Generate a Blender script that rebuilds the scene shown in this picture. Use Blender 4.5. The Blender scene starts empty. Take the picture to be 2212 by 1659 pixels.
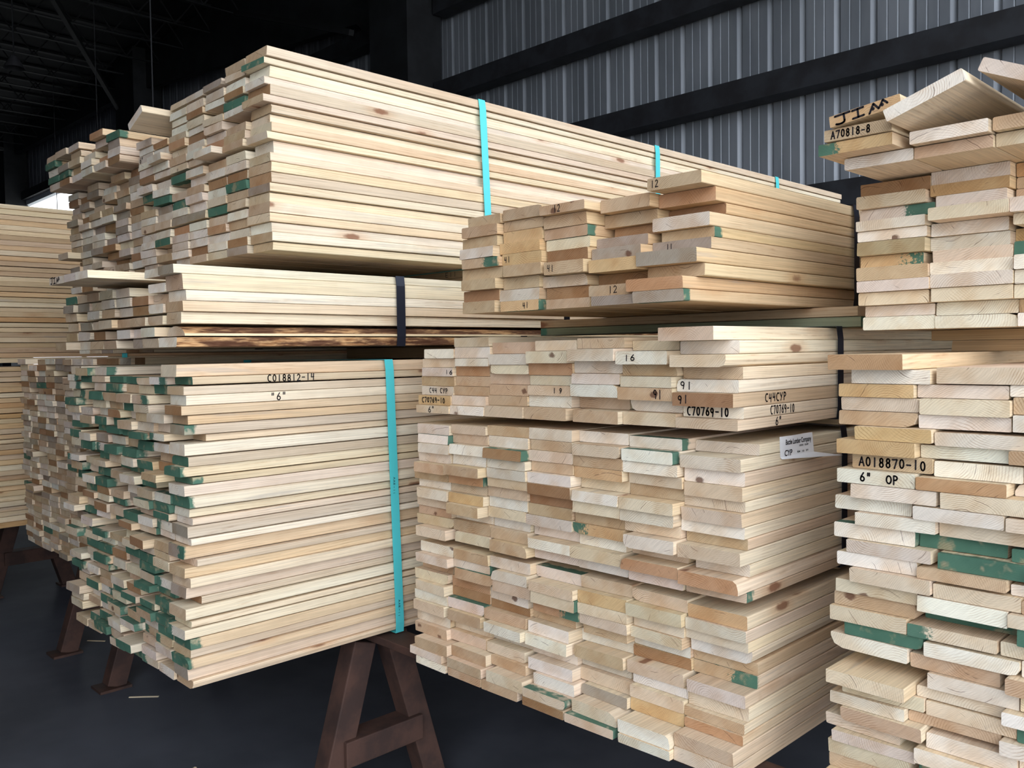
import bpy, math, random
from mathutils import Matrix, Vector

random.seed(11)
SKY, EXPO = 1.0, 2.2       # strength of the sky, exposure
OPEN_X, FRONT_X, FRONT_Y = 3.2, -0.4, -2.5   # the shed is open on the side x = OPEN_X; an unseen wall added at FRONT_Y, ending at FRONT_X, dims the left stack ends
N_NARROW = 330             # narrow boards kept as objects of their own
scene = bpy.context.scene
COL = scene.collection
EYE = 1.52            # height of the camera above the floor

# ------------------------------------------------------------------ camera
YAW, PITCH, ROLL = math.radians(45.55), math.radians(2.2), math.radians(0.8)
FPX = 1870.0
fwd0 = Vector((-math.sin(YAW), math.cos(YAW), 0)); right0 = Vector((math.cos(YAW), math.sin(YAW), 0)); down0 = Vector((0, 0, -1))
FWD = fwd0 * math.cos(PITCH) + down0 * math.sin(PITCH); dn = down0 * math.cos(PITCH) - fwd0 * math.sin(PITCH)
RGT = right0 * math.cos(ROLL) + dn * math.sin(ROLL); DWN = -right0 * math.sin(ROLL) + dn * math.cos(ROLL)
cam_data = bpy.data.cameras.new('camera')
cam = bpy.data.objects.new('camera', cam_data); COL.objects.link(cam)
cam_data.sensor_fit = 'HORIZONTAL'; cam_data.sensor_width = 36.0
cam_data.lens = 36.0 * FPX / 2212.0
cam_data.clip_start = 0.05; cam_data.clip_end = 400
cam.matrix_world = Matrix(((RGT.x, -DWN.x, -FWD.x, 0), (RGT.y, -DWN.y, -FWD.y, 0), (RGT.z, -DWN.z, -FWD.z, EYE), (0, 0, 0, 1)))
scene.camera = cam

# ------------------------------------------------------------------ daylight: an overcast sky, seen through the open sides of the shed
world = bpy.data.worlds.new('overcast_sky'); scene.world = world
world.use_nodes = True
wn = world.node_tree; wn.nodes.clear()
w_out = wn.nodes.new('ShaderNodeOutputWorld'); w_bg = wn.nodes.new('ShaderNodeBackground')
w_bg.inputs['Color'].default_value = (0.885, 0.942, 1.0, 1); w_bg.inputs['Strength'].default_value = SKY
wn.links.new(w_bg.outputs[0], w_out.inputs[0])
scene.view_settings.view_transform = 'Standard'
scene.view_settings.look = 'None'
scene.view_settings.gamma = 1.0
scene.view_settings.use_curve_mapping = False
scene.view_settings.exposure = EXPO

# ------------------------------------------------------------------ helpers
def lin(c):
    return tuple((v / 255 / 12.92) if v / 255 <= 0.04045 else ((v / 255 + 0.055) / 1.055) ** 2.4 for v in c)

def jit(c, a):
    k = 1 + random.uniform(-a, a)
    return tuple(max(0.0, min(1.0, v * k * (1 + random.uniform(-a, a) * 0.35))) for v in c)

def tag(o, label=None, cat=None, group=None, kind=None):
    if label: o['label'] = label
    if cat: o['category'] = cat
    if group: o['group'] = group
    if kind: o['kind'] = kind
    return o

def empty(name, loc, rz=0.0):
    o = bpy.data.objects.new(name, None); COL.objects.link(o)
    o.location = loc; o.rotation_euler = (0, 0, rz); o.empty_display_size = 0.1
    return o

class MB:
    """collects faces and links them as one mesh object"""
    def __init__(self): self.v = []; self.f = []
    def box(self, x0, x1, y0, y1, z0, z1):
        b = len(self.v)
        self.v += [(x0, y0, z0), (x1, y0, z0), (x1, y1, z0), (x0, y1, z0), (x0, y0, z1), (x1, y0, z1), (x1, y1, z1), (x0, y1, z1)]
        self.f += [tuple(b + i for i in q) for q in ((3, 2, 1, 0), (4, 5, 6, 7), (0, 1, 5, 4), (1, 2, 6, 5), (2, 3, 7, 6), (3, 0, 4, 7))]
        return self
    def bar(self, p, q, w, h, up=(0, 0, 1)):
        p, q, up = Vector(p), Vector(q), Vector(up)
        d = (q - p).normalized(); s = d.cross(up)
        if s.length < 1e-4: s = d.cross(Vector((1, 0, 0)))
        s.normalize(); u = s.cross(d)
        b = len(self.v)
        for c in (p, q):
            for i, j in ((-1, -1), (1, -1), (1, 1), (-1, 1)):
                self.v.append(tuple(c + s * (i * w / 2) + u * (j * h / 2)))
        self.f += [tuple(b + i for i in k) for k in ((3, 2, 1, 0), (4, 5, 6, 7), (0, 1, 5, 4), (1, 2, 6, 5), (2, 3, 7, 6), (3, 0, 4, 7))]
        return self
    def prism(self, poly, axis, a, b_):
        """extrude a closed 2-D polygon along axis 'x','y' or 'z' from a to b_"""
        b = len(self.v); n = len(poly)
        for t in (a, b_):
            for (p, q) in poly:
                self.v.append({'x': (t, p, q), 'y': (p, t, q), 'z': (p, q, t)}[axis])
        self.f.append(tuple(b + i for i in range(n))[::-1]); self.f.append(tuple(b + n + i for i in range(n)))
        for i in range(n):
            j = (i + 1) % n
            self.f.append((b + i, b + j, b + n + j, b + n + i))
        return self
    def tube(self, pts, r, n=6):
        b0 = len(self.v)
        for k, p in enumerate(pts):
            p = Vector(p); d = (Vector(pts[min(k + 1, len(pts) - 1)]) - Vector(pts[max(k - 1, 0)])).normalized()
            s = d.cross(Vector((0, 0, 1)))
            if s.length < 1e-3: s = Vector((1, 0, 0))
            s.normalize(); u = s.cross(d)
            for i in range(n):
                a = 2 * math.pi * i / n
                self.v.append(tuple(p + s * (r * math.cos(a)) + u * (r * math.sin(a))))
        for k in range(len(pts) - 1):
            for i in range(n):
                j = (i + 1) % n
                self.f.append((b0 + k * n + i, b0 + k * n + j, b0 + (k + 1) * n + j, b0 + (k + 1) * n + i))
        self.f.append(tuple(b0 + i for i in range(n))[::-1]); self.f.append(tuple(b0 + (len(pts) - 1) * n + i for i in range(n)))
        return self
    def build(self, name, mat, parent=None, bevel=0.0, fix=True):
        me = bpy.data.meshes.new(name); me.from_pydata([tuple(v) for v in self.v], [], self.f); me.update()
        if fix:
            import bmesh
            bm = bmesh.new(); bm.from_mesh(me); bmesh.ops.recalc_face_normals(bm, faces=bm.faces); bm.to_mesh(me); bm.free()
        o = bpy.data.objects.new(name, me); COL.objects.link(o)
        if mat: me.materials.append(mat)
        if parent: o.parent = parent
        if bevel:
            m = o.modifiers.new('bevel', 'BEVEL'); m.width = bevel; m.segments = 2; m.limit_method = 'ANGLE'
        return o

# ------------------------------------------------------------------ materials
class NT:
    def __init__(self, name):
        self.m = bpy.data.materials.new(name); self.m.use_nodes = True
        self.t = self.m.node_tree; self.t.nodes.clear()
        self.out = self.t.nodes.new('ShaderNodeOutputMaterial')
        self.b = self.t.nodes.new('ShaderNodeBsdfPrincipled')
        self.t.links.new(self.b.outputs[0], self.out.inputs[0])
    def put(self, sock, v):
        if isinstance(v, bpy.types.NodeSocket): self.t.links.new(v, sock)
        elif v is not None:
            if sock.type == 'RGBA' and len(v) == 3: v = (*v, 1)
            sock.default_value = v
    def math(self, op, a, b=None, c=None, clamp=False):
        n = self.t.nodes.new('ShaderNodeMath'); n.operation = op; n.use_clamp = clamp
        self.put(n.inputs[0], a)
        if b is not None: self.put(n.inputs[1], b)
        if c is not None: self.put(n.inputs[2], c)
        return n.outputs[0]
    def vmul(self, a, b):
        n = self.t.nodes.new('ShaderNodeVectorMath'); n.operation = 'MULTIPLY'
        self.put(n.inputs[0], a); self.put(n.inputs[1], b); return n.outputs[0]
    def comb(self, x, y, z):
        n = self.t.nodes.new('ShaderNodeCombineXYZ')
        self.put(n.inputs[0], x); self.put(n.inputs[1], y); self.put(n.inputs[2], z); return n.outputs[0]
    def sep(self, v):
        n = self.t.nodes.new('ShaderNodeSeparateXYZ'); self.put(n.inputs[0], v); return n.outputs
    def noise(self, v, scale, detail=2.0, rough=0.5):
        n = self.t.nodes.new('ShaderNodeTexNoise'); self.put(n.inputs['Vector'], v)
        n.inputs['Scale'].default_value = scale; n.inputs['Detail'].default_value = detail; n.inputs['Roughness'].default_value = rough
        return n.outputs['Fac']
    def ramp(self, x, a, b, va=0.0, vb=1.0):
        n = self.t.nodes.new('ShaderNodeMapRange'); n.clamp = True; n.interpolation_type = 'SMOOTHSTEP'
        self.put(n.inputs[0], x)
        n.inputs[1].default_value = a; n.inputs[2].default_value = b; n.inputs[3].default_value = va; n.inputs[4].default_value = vb
        return n.outputs[0]
    def mix(self, f, a, b, mode='MIX'):
        n = self.t.nodes.new('ShaderNodeMix'); n.data_type = 'RGBA'; n.blend_type = mode; n.clamp_factor = True
        self.put(n.inputs[0], f); self.put(n.inputs[6], a); self.put(n.inputs[7], b); return n.outputs[2]
    def attr(self, name):
        n = self.t.nodes.new('ShaderNodeAttribute'); n.attribute_type = 'GEOMETRY'; n.attribute_name = name; return n
    def obj(self):
        return self.t.nodes.new('ShaderNodeTexCoord').outputs['Object']
    def bump(self, h, strength, dist):
        n = self.t.nodes.new('ShaderNodeBump'); self.put(n.inputs['Height'], h)
        n.inputs['Strength'].default_value = strength; n.inputs['Distance'].default_value = dist
        self.t.links.new(n.outputs[0], self.b.inputs['Normal'])

def wood_material():
    n = NT('sawn_wood')
    tone = n.attr('tone'); paint = n.attr('paint'); wp = n.attr('wpos').outputs['Vector']; uv = n.attr('uv01').outputs['Vector']
    isend = tone.outputs['Alpha']; col = tone.outputs['Color']
    x, y, z = n.sep(wp)
    # growth rings round the pith: arcs on the ends, long figure on the faces
    wob = n.noise(n.comb(n.math('MULTIPLY', x, 9.0), n.math('MULTIPLY', y, 0.9), n.math('MULTIPLY', z, 9.0)), 1.0, 2.0)
    r = n.math('SQRT', n.math('ADD', n.math('MULTIPLY', x, x), n.math('MULTIPLY', z, z)))
    r = n.math('ADD', r, n.math('ADD', n.math('MULTIPLY', wob, 0.045), n.math('MULTIPLY', n.noise(n.vmul(wp, (120.0, 4.0, 120.0)), 1.0, 2.0), 0.0022)))
    spacing = n.math('MULTIPLY_ADD', n.noise(n.comb(0.0, n.math('MULTIPLY', n.math('FLOOR', n.math('MULTIPLY', y, 0.1)), 3.7), 0.0), 1.0, 0.0), 1300.0, 850.0)
    s = n.math('SINE', n.math('MULTIPLY', r, spacing))
    ring = n.math('MULTIPLY', n.ramp(s, 0.25, 1.0), n.ramp(n.noise(wp, 34.0, 2.0), 0.30, 0.62, 0.25, 1.0))
    patchy = n.ramp(n.noise(wp, 11.0, 2.0), 0.38, 0.66)
    ringamt = n.math('MULTIPLY', ring, n.math('MULTIPLY', n.math('MULTIPLY_ADD', patchy, 0.36, 0.10), n.math('MULTIPLY_ADD', isend, 0.6, 1.0)))
    ringcol = n.mix(1.0, col, (0.62, 0.50, 0.40), 'MULTIPLY')
    c = n.mix(ringamt, col, ringcol)
    # slow change of colour from heart to sapwood
    big = n.ramp(n.noise(n.comb(n.math('MULTIPLY', x, 14.0), n.math('MULTIPLY', y, 1.3), n.math('MULTIPLY', z, 14.0)), 1.0, 2.0), 0.4, 0.7)
    c = n.mix(n.math('MULTIPLY', big, n.math('MULTIPLY_ADD', isend, 0.25, 0.35)), c, n.mix(1.0, c, (0.80, 0.66, 0.52), 'MULTIPLY'))
    # fibres along the faces, saw tracks across the ends
    fib = n.noise(n.comb(n.math('MULTIPLY', x, 260.0), n.math('MULTIPLY', y, 5.0), n.math('MULTIPLY', z, 260.0)), 1.0, 2.0)
    saw = n.noise(n.comb(n.math('MULTIPLY', n.math('ADD', x, n.math('MULTIPLY', z, 0.9)), 26.0), n.math('MULTIPLY', y, 1.0), n.math('MULTIPLY', n.math('SUBTRACT', z, n.math('MULTIPLY', x, 0.9)), 330.0)), 1.0, 2.0)
    grain = n.math('ADD', n.math('MULTIPLY', isend, saw), n.math('MULTIPLY', n.math('SUBTRACT', 1.0, isend), fib))
    ge = n.ramp(grain, 0.28, 0.72, 0.92, 1.05); gs_ = n.ramp(grain, 0.28, 0.72, 0.86, 1.08)
    g = n.math('ADD', n.math('MULTIPLY', isend, ge), n.math('MULTIPLY', n.math('SUBTRACT', 1.0, isend), gs_))
    c = n.mix(1.0, c, n.comb(g, g, g), 'MULTIPLY')
    # blue-grey weather stain on parts of some faces
    st = n.noise(n.comb(n.math('MULTIPLY', x, 30.0), n.math('MULTIPLY', y, 1.6), n.math('MULTIPLY', z, 30.0)), 1.0, 5.0, 0.65)
    stm = n.math('MULTIPLY', n.ramp(st, 0.60, 0.70), n.math('MULTIPLY', n.math('SUBTRACT', 1.0, isend), 0.6))
    c = n.mix(stm, c, n.mix(0.6, c, lin((150, 146, 146))))
    # knots on the long faces
    vo = n.t.nodes.new('ShaderNodeTexVoronoi'); vo.feature = 'F1'; vo.inputs['Scale'].default_value = 1.0
    n.put(vo.inputs['Vector'], n.comb(n.math('MULTIPLY', x, 11.0), n.math('MULTIPLY', y, 3.6), n.math('MULTIPLY', z, 11.0)))
    pick = n.sep(vo.outputs['Color'])[0]
    kd = n.math('ADD', vo.outputs['Distance'], n.math('MULTIPLY', n.noise(wp, 60.0, 1.0), 0.06))
    knot = n.math('MULTIPLY', n.ramp(kd, 0.17, 0.10), n.math('GREATER_THAN', pick, 0.50))
    halo = n.math('MULTIPLY', n.ramp(kd, 0.34, 0.14), n.math('GREATER_THAN', pick, 0.50))
    onface = n.math('SUBTRACT', 1.0, isend)
    c = n.mix(n.math('MULTIPLY', halo, n.math('MULTIPLY', onface, 0.4)), c, n.mix(1.0, c, (0.80, 0.58, 0.42), 'MULTIPLY'))
    c = n.mix(n.math('MULTIPLY', knot, n.math('MULTIPLY', onface, 0.8)), c, lin((120, 72, 48)))
    # drying checks and small dark knots on the ends
    vc = n.t.nodes.new('ShaderNodeTexVoronoi'); vc.feature = 'F1'; vc.inputs['Scale'].default_value = 1.0
    n.put(vc.inputs['Vector'], n.comb(n.math('MULTIPLY', x, 16.0), n.math('MULTIPLY', y, 0.5), n.math('MULTIPLY', z, 22.0)))
    pk = n.math('GREATER_THAN', n.sep(vc.outputs['Color'])[1], 0.93)
    kd2 = n.math('ADD', vc.outputs['Distance'], n.math('MULTIPLY', n.noise(wp, 120.0, 2.0), 0.16))
    c = n.mix(n.math('MULTIPLY', n.math('MULTIPLY', n.ramp(kd2, 0.30, 0.20), pk), n.math('MULTIPLY', isend, 0.85)), c, lin((96, 62, 46)))
    crack = n.math('MULTIPLY', n.ramp(n.math('SINE', n.math('MULTIPLY', r, n.math('MULTIPLY', spacing, 0.16))), 0.990, 0.998), n.ramp(n.noise(wp, 21.0, 2.0), 0.58, 0.64))
    c = n.mix(n.math('MULTIPLY', crack, n.math('MULTIPLY', isend, 0.8)), c, lin((84, 58, 44)))
    # bark left on waney edges
    bk = n.math('SUBTRACT', 1.0, paint.outputs['Alpha'])
    bn = n.noise(n.comb(n.math('MULTIPLY', x, 40.0), n.math('MULTIPLY', y, 7.0), n.math('MULTIPLY', z, 40.0)), 1.0, 4.0, 0.65)
    bcol = n.mix(n.ramp(bn, 0.44, 0.62), lin((104, 72, 52)), lin((206, 164, 118)))
    bcol = n.mix(n.ramp(n.noise(n.comb(n.math('MULTIPLY', x, 200.0), n.math('MULTIPLY', y, 16.0), n.math('MULTIPLY', z, 200.0)), 1.0, 3.0), 0.42, 0.6), bcol, n.mix(1.0, bcol, (0.55, 0.45, 0.40), 'MULTIPLY'))
    c = n.mix(bk, c, bcol)
    # green end paint
    u, ylen, vv = n.sep(uv)
    thr, slen, pdir = n.sep(paint.outputs['Color'])
    nz = n.math('SUBTRACT', n.noise(wp, 55.0, 3.0, 0.6), 0.5)
    nz2 = n.math('SUBTRACT', n.noise(wp, 210.0, 2.0, 0.6), 0.5)
    e = n.math('ADD', n.math('SUBTRACT', n.math('MULTIPLY', u, pdir), thr), n.math('ADD', n.math('MULTIPLY', nz, 0.35), n.math('MULTIPLY', nz2, 0.35)))
    pe = n.math('MULTIPLY', n.ramp(e, -0.03, 0.05), isend)
    e2 = n.math('ADD', n.math('SUBTRACT', slen, ylen), n.math('MULTIPLY', nz, 0.03))
    ps = n.math('MULTIPLY', n.ramp(e2, -0.004, 0.006), n.math('MULTIPLY', onface, n.math('GREATER_THAN', slen, 0.001)))
    pm = n.math('MULTIPLY', n.math('MAXIMUM', pe, ps), n.ramp(n.noise(wp, 30.0, 3.0), 0.30, 0.45, 0.45, 0.95))
    gcol = n.mix(n.noise(wp, 17.0, 2.0), lin((36, 80, 68)), lin((80, 124, 106)))
    c = n.mix(pm, c, gcol)
    n.put(n.b.inputs['Base Color'], c)
    n.b.inputs['Roughness'].default_value = 0.82
    n.b.inputs['Specular IOR Level'].default_value = 0.25
    n.bump(grain, 0.35, 0.0012)
    return n.m

def plain(name, rgb, rough=0.6, metal=0.0, var=0.0, scale=6.0, spec=0.4, bump=0.0, second=None, vscale=None):
    n = NT(name)
    c = lin(rgb)
    if var or second:
        p = n.obj()
        if vscale: p = n.vmul(p, vscale)
        f = n.ramp(n.noise(p, scale, 4.0, 0.6), 0.35, 0.65)
        col = n.mix(f, c, lin(second) if second else tuple(v * (1 - var) for v in c))
        n.put(n.b.inputs['Base Color'], col)
        if bump: n.bump(n.noise(p, scale * 8, 3.0), bump, 0.002)
    else:
        n.put(n.b.inputs['Base Color'], c)
    n.b.inputs['Roughness'].default_value = rough; n.b.inputs['Metallic'].default_value = metal
    n.b.inputs['Specular IOR Level'].default_value = spec
    return n.m

WOOD = wood_material()
INK = plain('marker_ink', (24, 20, 28), 0.6)
RUST = plain('rusty_steel', (58, 42, 38), 0.75, 0.15, scale=9.0, second=(80, 56, 48), bump=0.3)
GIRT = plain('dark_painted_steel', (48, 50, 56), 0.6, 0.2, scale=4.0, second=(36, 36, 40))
STEELDARK = plain('dark_steel', (34, 36, 40), 0.7, 0.1, scale=3.0, second=(24, 25, 28))  # near-black steel with a darker mottle
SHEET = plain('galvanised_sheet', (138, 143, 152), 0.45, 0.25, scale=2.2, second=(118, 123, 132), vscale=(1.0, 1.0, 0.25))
DECK = plain('dark_roof_deck', (20, 21, 24), 0.9, scale=1.2, second=(14, 15, 17))  # near-black deck colour, slightly mottled
FLOORM = plain('dark_asphalt', (84, 87, 97), 0.75, scale=1.1, second=(66, 69, 78), bump=0.25, spec=0.3)
YARD = plain('pale_concrete_yard', (176, 174, 168), 0.9, scale=0.4, second=(160, 158, 152))
TEAL = plain('teal_plastic_strap', (84, 204, 212), 0.35, spec=0.5)
BLACKSTRAP = plain('black_steel_strap', (38, 42, 56), 0.35, 0.4)
PAPER = plain('white_paper', (232, 234, 240), 0.7)
TRIMW = plain('pale_trim', (200, 206, 214), 0.6)
JOIST = plain('dark_joist_steel', (27, 28, 31), 0.75, 0.05, scale=3.0, second=(19, 20, 22))  # near-black base colour with a faint mottle
CHAIN = plain('grey_chain', (66, 66, 70), 0.6, 0.4)

# ------------------------------------------------------------------ boards
TONE = {'w': (230, 221, 208), 'p': (216, 202, 188), 'c': (215, 198, 174), 't': (193, 167, 138), 'T': (204, 182, 157), 'b': (160, 124, 92),
        'o': (188, 148, 114), 'y': (206, 172, 130), 'g': (166, 154, 120), 'n': (164, 150, 136), 'G': (176, 160, 130)}
WORD = {'w': 'whitish', 'p': 'pinkish white', 'c': 'cream', 't': 'tan', 'T': 'pale tan', 'b': 'brown', 'o': 'orange brown', 'y': 'golden', 'g': 'greyish green',
        'n': 'grey', 'G': 'green painted'}

def board_geo(w, t, L, tone, op='', side=(226, 206, 174), y_off=None, flat=False):
    """verts, faces, per-face tone and paint, per-point wpos and uv01 of one sawn board; its own axes: x across, y along, z up; the near end is at y = 0"""
    rr = random.uniform(0.0012, 0.0035); hw = w / 2
    ncut = random.random()
    cs = []
    for ci, (sx, sz) in enumerate(((-1, 0), (1, 0), (1, 1), (-1, 1))):
        cx_, cz_ = sx * hw, (t if sz else 0.0)
        a, b = rr, rr
        if (ncut < 0.10 and ci == int(ncut * 40)) and op != 'hr':
            a, b = random.uniform(0.008, 0.026), random.uniform(0.007, 0.8 * t)
        ix, iz = -sx, (-1 if sz else 1)
        p1 = (cx_ + ix * a, cz_); p2 = (cx_, cz_ + iz * b); pm = (cx_ + ix * a * 0.3, cz_ + iz * b * 0.3)
        cs += [p1, pm, p2] if (ci in (1, 3)) else [p2, pm, p1]
    if op == 'hr':      # a slab: flat below, round bark side above
        cs = [(-hw, 0.0), (hw, 0.0)] + [(hw * math.cos(a), t * math.sin(a)) for a in (0.25, 0.6, 1.0, 1.4, 1.75, 2.15, 2.55, 2.9)]
    n = len(cs)
    kx = 0.0 if flat else random.gauss(0, 0.018); kz = 0.0 if flat else random.gauss(0, 0.05)
    bow = random.uniform(0.0, 0.0003)
    ys = [0.0, 0.035, 0.16, 0.5 * L, L] if L > 0.4 else [0.0, 0.1 * L, 0.3 * L, 0.7 * L, L]
    V = []
    for yi, yy in enumerate(ys):
        for (px, pz) in cs:
            V.append((px, yy + (kx * px + kz * (pz - t / 2) if yi == 0 else 0.0), pz - (bow if (pz > t * .6 and yi == 0) else 0.0)))
    F = [tuple(range(n))]
    T = []
    tb = jit(lin(TONE[tone]), 0.09); sb = jit(lin(side), 0.06)
    sb = tuple(a * 0.78 + b * 0.22 for a, b in zip(sb, tb))
    thr, slen, pdir = 2.0, 0.0, 1.0
    if tone == 'G': thr, slen = -1.2, random.choice((0.0, 0.012, 0.03))
    if op == 'gr': thr = 0.12; slen = 0.004
    if op == 'gl': thr = 0.22; pdir = -1.0
    if op == 'gm': thr = 0.10; pdir = 0.35
    if op in ('gs', 'gt'): slen = 0.028
    P = (thr, slen, pdir, 1.0)
    bark = lin((118, 82, 58))
    T.append((*tb, 1.0)); PP = [P]
    for k in range(len(ys) - 1):
        for i in range(n):
            j = (i + 1) % n
            F.append((k * n + i, (k + 1) * n + i, (k + 1) * n + j, k * n + j))
            fc = sb
            if op == 'hr' and 2 <= i <= n - 2: fc = jit(bark, 0.2)
            if op == 'bk' and cs[i][0] > hw * 0.9 and cs[j][0] > hw * 0.9: fc = jit(lin((150, 106, 72)), 0.1)
            isb = fc is not sb
            T.append((*fc, 0.0)); PP.append((P[0], P[1], P[2], 0.0) if isb else P)
    F.append(tuple(range((len(ys) - 1) * n, len(ys) * n))[::-1]); T.append((*tb, 1.0)); PP.append(P)
    px0, pz0 = random.uniform(-0.07, 0.07), random.choice((-1, 1)) * random.uniform(0.015, 0.12) + t / 2
    off = random.uniform(0, 900) if y_off is None else y_off
    W = [(v[0] - px0, v[1] + off, v[2] - pz0) for v in V]
    U = [(v[0] / w, v[1], v[2] / t) for v in V]
    # the near end faces -y: cs runs anticlockwise seen from -y, so its normal is already outward
    return V, F, T, PP, W, U

def mesh_from(name, parts):
    V, F, T, P, W, U = [], [], [], [], [], []
    for (g, loc) in parts:
        b = len(V)
        V += [(v[0] + loc[0], v[1] + loc[1], v[2] + loc[2]) for v in g[0]]
        F += [tuple(b + i for i in f) for f in g[1]]
        T += g[2]; P += g[3]; W += g[4]; U += g[5]
    me = bpy.data.meshes.new(name); me.from_pydata(V, [], F)
    for nm, typ, dom, data, key in (('tone', 'FLOAT_COLOR', 'FACE', T, 'color'), ('paint', 'FLOAT_COLOR', 'FACE', P, 'color'),
                                    ('wpos', 'FLOAT_VECTOR', 'POINT', W, 'vector'), ('uv01', 'FLOAT_VECTOR', 'POINT', U, 'vector')):
        at = me.attributes.new(nm, typ, dom)
        at.data.foreach_set(key, [c for row in data for c in row])
    me.update(); me.materials.append(WOOD)
    return me

def add_board(name, x0, w, y, z0, t, L, tone, op='', label='', group='', tilt=0.0, side=(226, 206, 174), rz=0.0, flat=False):
    me = mesh_from(name, [(board_geo(w, t, L, tone, op, side, flat=flat), (0, 0, 0))])
    o = bpy.data.objects.new(name, me); COL.objects.link(o)
    o.location = (x0 + w / 2, y, z0 + EYE); o.rotation_euler = (0, -tilt, rz)
    tag(o, label, 'board', group)
    o['_w'] = w; o['_t'] = t
    return o

# ------------------------------------------------------------------ handwriting: marker strokes on a unit cell 1 wide and 1 high
def arc(cx, cy, rx, ry, a0, a1, n=10):
    return [(cx + rx * math.cos(math.radians(a0 + (a1 - a0) * i / n)), cy + ry * math.sin(math.radians(a0 + (a1 - a0) * i / n))) for i in range(n + 1)]
O_ = [arc(.5, .5, .36, .48, 90, 450, 14)]
GL = {
 '0': O_, 'O': [arc(.5, .5, .45, .46, 90, 450, 14)], '1': [[(.5, 1), (.48, 0)]], '2': [arc(.48, .72, .34, .27, 160, -40, 9) + [(.1, 0), (.9, .03)]],
 '4': [[(.2, 1), (.12, .45), (.8, .5)], [(.75, 1), (.68, 0)]], '5': [[(.85, 1), (.3, .98), (.25, .6)] + arc(.42, .32, .4, .32, 80, -150, 9)],
 '6': [[(.72, 1), (.3, .6)] + arc(.5, .27, .36, .27, 150, 510, 12)], '7': [[(.05, .95), (.9, 1), (.4, 0)]],
 '8': [arc(.5, .75, .28, .24, 270, 630, 10) + arc(.5, .25, .34, .26, 90, -270, 10)], '9': [arc(.45, .72, .32, .26, 20, 380, 12) + [(.72, .5), (.6, 0)]],
 'A': [[(.02, 0), (.5, 1), (.95, 0)], [(.22, .36), (.8, .36)]], 'C': [arc(.6, .5, .5, .5, 60, 290, 12)], 'Y': [[(.05, 1), (.45, .5)], [(.9, 1), (.3, 0)]],
 'P': [[(.15, 0), (.15, 1)] + arc(.35, .74, .45, .26, 90, -90, 8) + [(.15, .48)]], 'J': [[(.1, .95), (.95, 1)], [(.6, .98), (.62, .3)] + arc(.34, .24, .28, .22, 0, -140, 6)],
 'I': [[(.1, .9), (.9, .95)], [(.5, .92), (.5, .08)], [(.1, .05), (.9, .1)]], 'M': [[(.0, 0), (.26, .9), (.52, .25), (.78, 1), (1.0, .55)]],
 'U': [[(.1, 1), (.14, .25)] + arc(.45, .25, .31, .25, 180, 360, 7) + [(.78, 1)]], 'S': [arc(.52, .75, .34, .24, 40, 270, 8) + arc(.5, .26, .36, .25, 90, -140, 8)],
 'B': [[(.15, 0), (.15, 1)] + arc(.3, .76, .45, .24, 90, -90, 6) + arc(.3, .26, .55, .26, 90, -90, 7) + [(.15, 0)]],
 '-': [[(.15, .5), (.85, .5)]], '"': [[(.3, 1), (.27, .68)], [(.62, 1), (.6, .68)]], ' ': [], '/': [[(.8, 1), (.2, 0)]], 'R': [[(.12, 0), (.12, 1)] + arc(.3, .75, .45, .25, 90, -90, 6) + [(.12, .5), (.8, 0)]],
 '.': [[(.45, .02), (.5, .06)]], 'D': [[(.15, 0), (.15, 1)] + arc(.2, .5, .65, .5, 90, -90, 9) + [(.15, 0)]], 'E': [[(.85, 1), (.15, 1), (.15, 0), (.85, 0)], [(.15, .5), (.7, .5)]]}

def lettering(parent, text, plane, u0, v0, width, h, pen=0.0026, flip=False, gap=0.0008, dots=False):
    """writing laid on a board: plane 'e' = near end (u across x, v up), 's' = long face on the +x side (u along y, v up)"""
    nst = len(text); cw = width / nst
    V, F = [], []
    w, t = parent['_w'], parent['_t']
    def P(u, v):
        if flip: u, v = u0 + width - (u - u0), v0 + h - (v - v0)
        return (-w / 2 + u, -gap, v) if plane == 'e' else (w / 2 + gap, u, v)
    def seg(p, q, k):
        du, dv = q[0] - p[0], q[1] - p[1]; l = math.hypot(du, dv) or 1e-6
        ou, ov = -dv / l * pen / 2, du / l * pen / 2
        b = len(V)
        V.extend([P(p[0] - ou, p[1] - ov), P(q[0] - ou, q[1] - ov), P(q[0] + ou, q[1] + ov), P(p[0] + ou, p[1] + ov)])
        F.append((b, b + 1, b + 2, b + 3))
    def dot(p, r):
        b = len(V)
        for i in range(8): V.append(P(p[0] + r * math.cos(i * math.pi / 4), p[1] + r * math.sin(i * math.pi / 4)))
        F.append(tuple(range(b, b + 8)))
    for i, ch in enumerate(text):
        k = 0.78 if ch not in 'MJ' else 1.0
        dy = random.uniform(-0.06, 0.06) * h
        for st in GL[ch]:
            pts = [(u0 + cw * (i + 0.08 + k * px), v0 + dy + h * py) for px, py in st]
            for a, b in zip(pts, pts[1:]): seg(a, b, 0)
            for a in pts: dot(a, pen / 2)
    if dots:
        dot((u0 + cw * (nst - 1 + .30), v0 + h * .42), pen * 0.8); dot((u0 + cw * (nst - 1 + .80), v0 + h * .55), pen * 0.8)
    me = bpy.data.meshes.new('lettering'); me.from_pydata(V, [], F); me.materials.append(INK)
    o = bpy.data.objects.new('lettering', me); COL.objects.link(o); o.parent = parent
    o['label'] = 'black marker writing'
    return o

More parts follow.
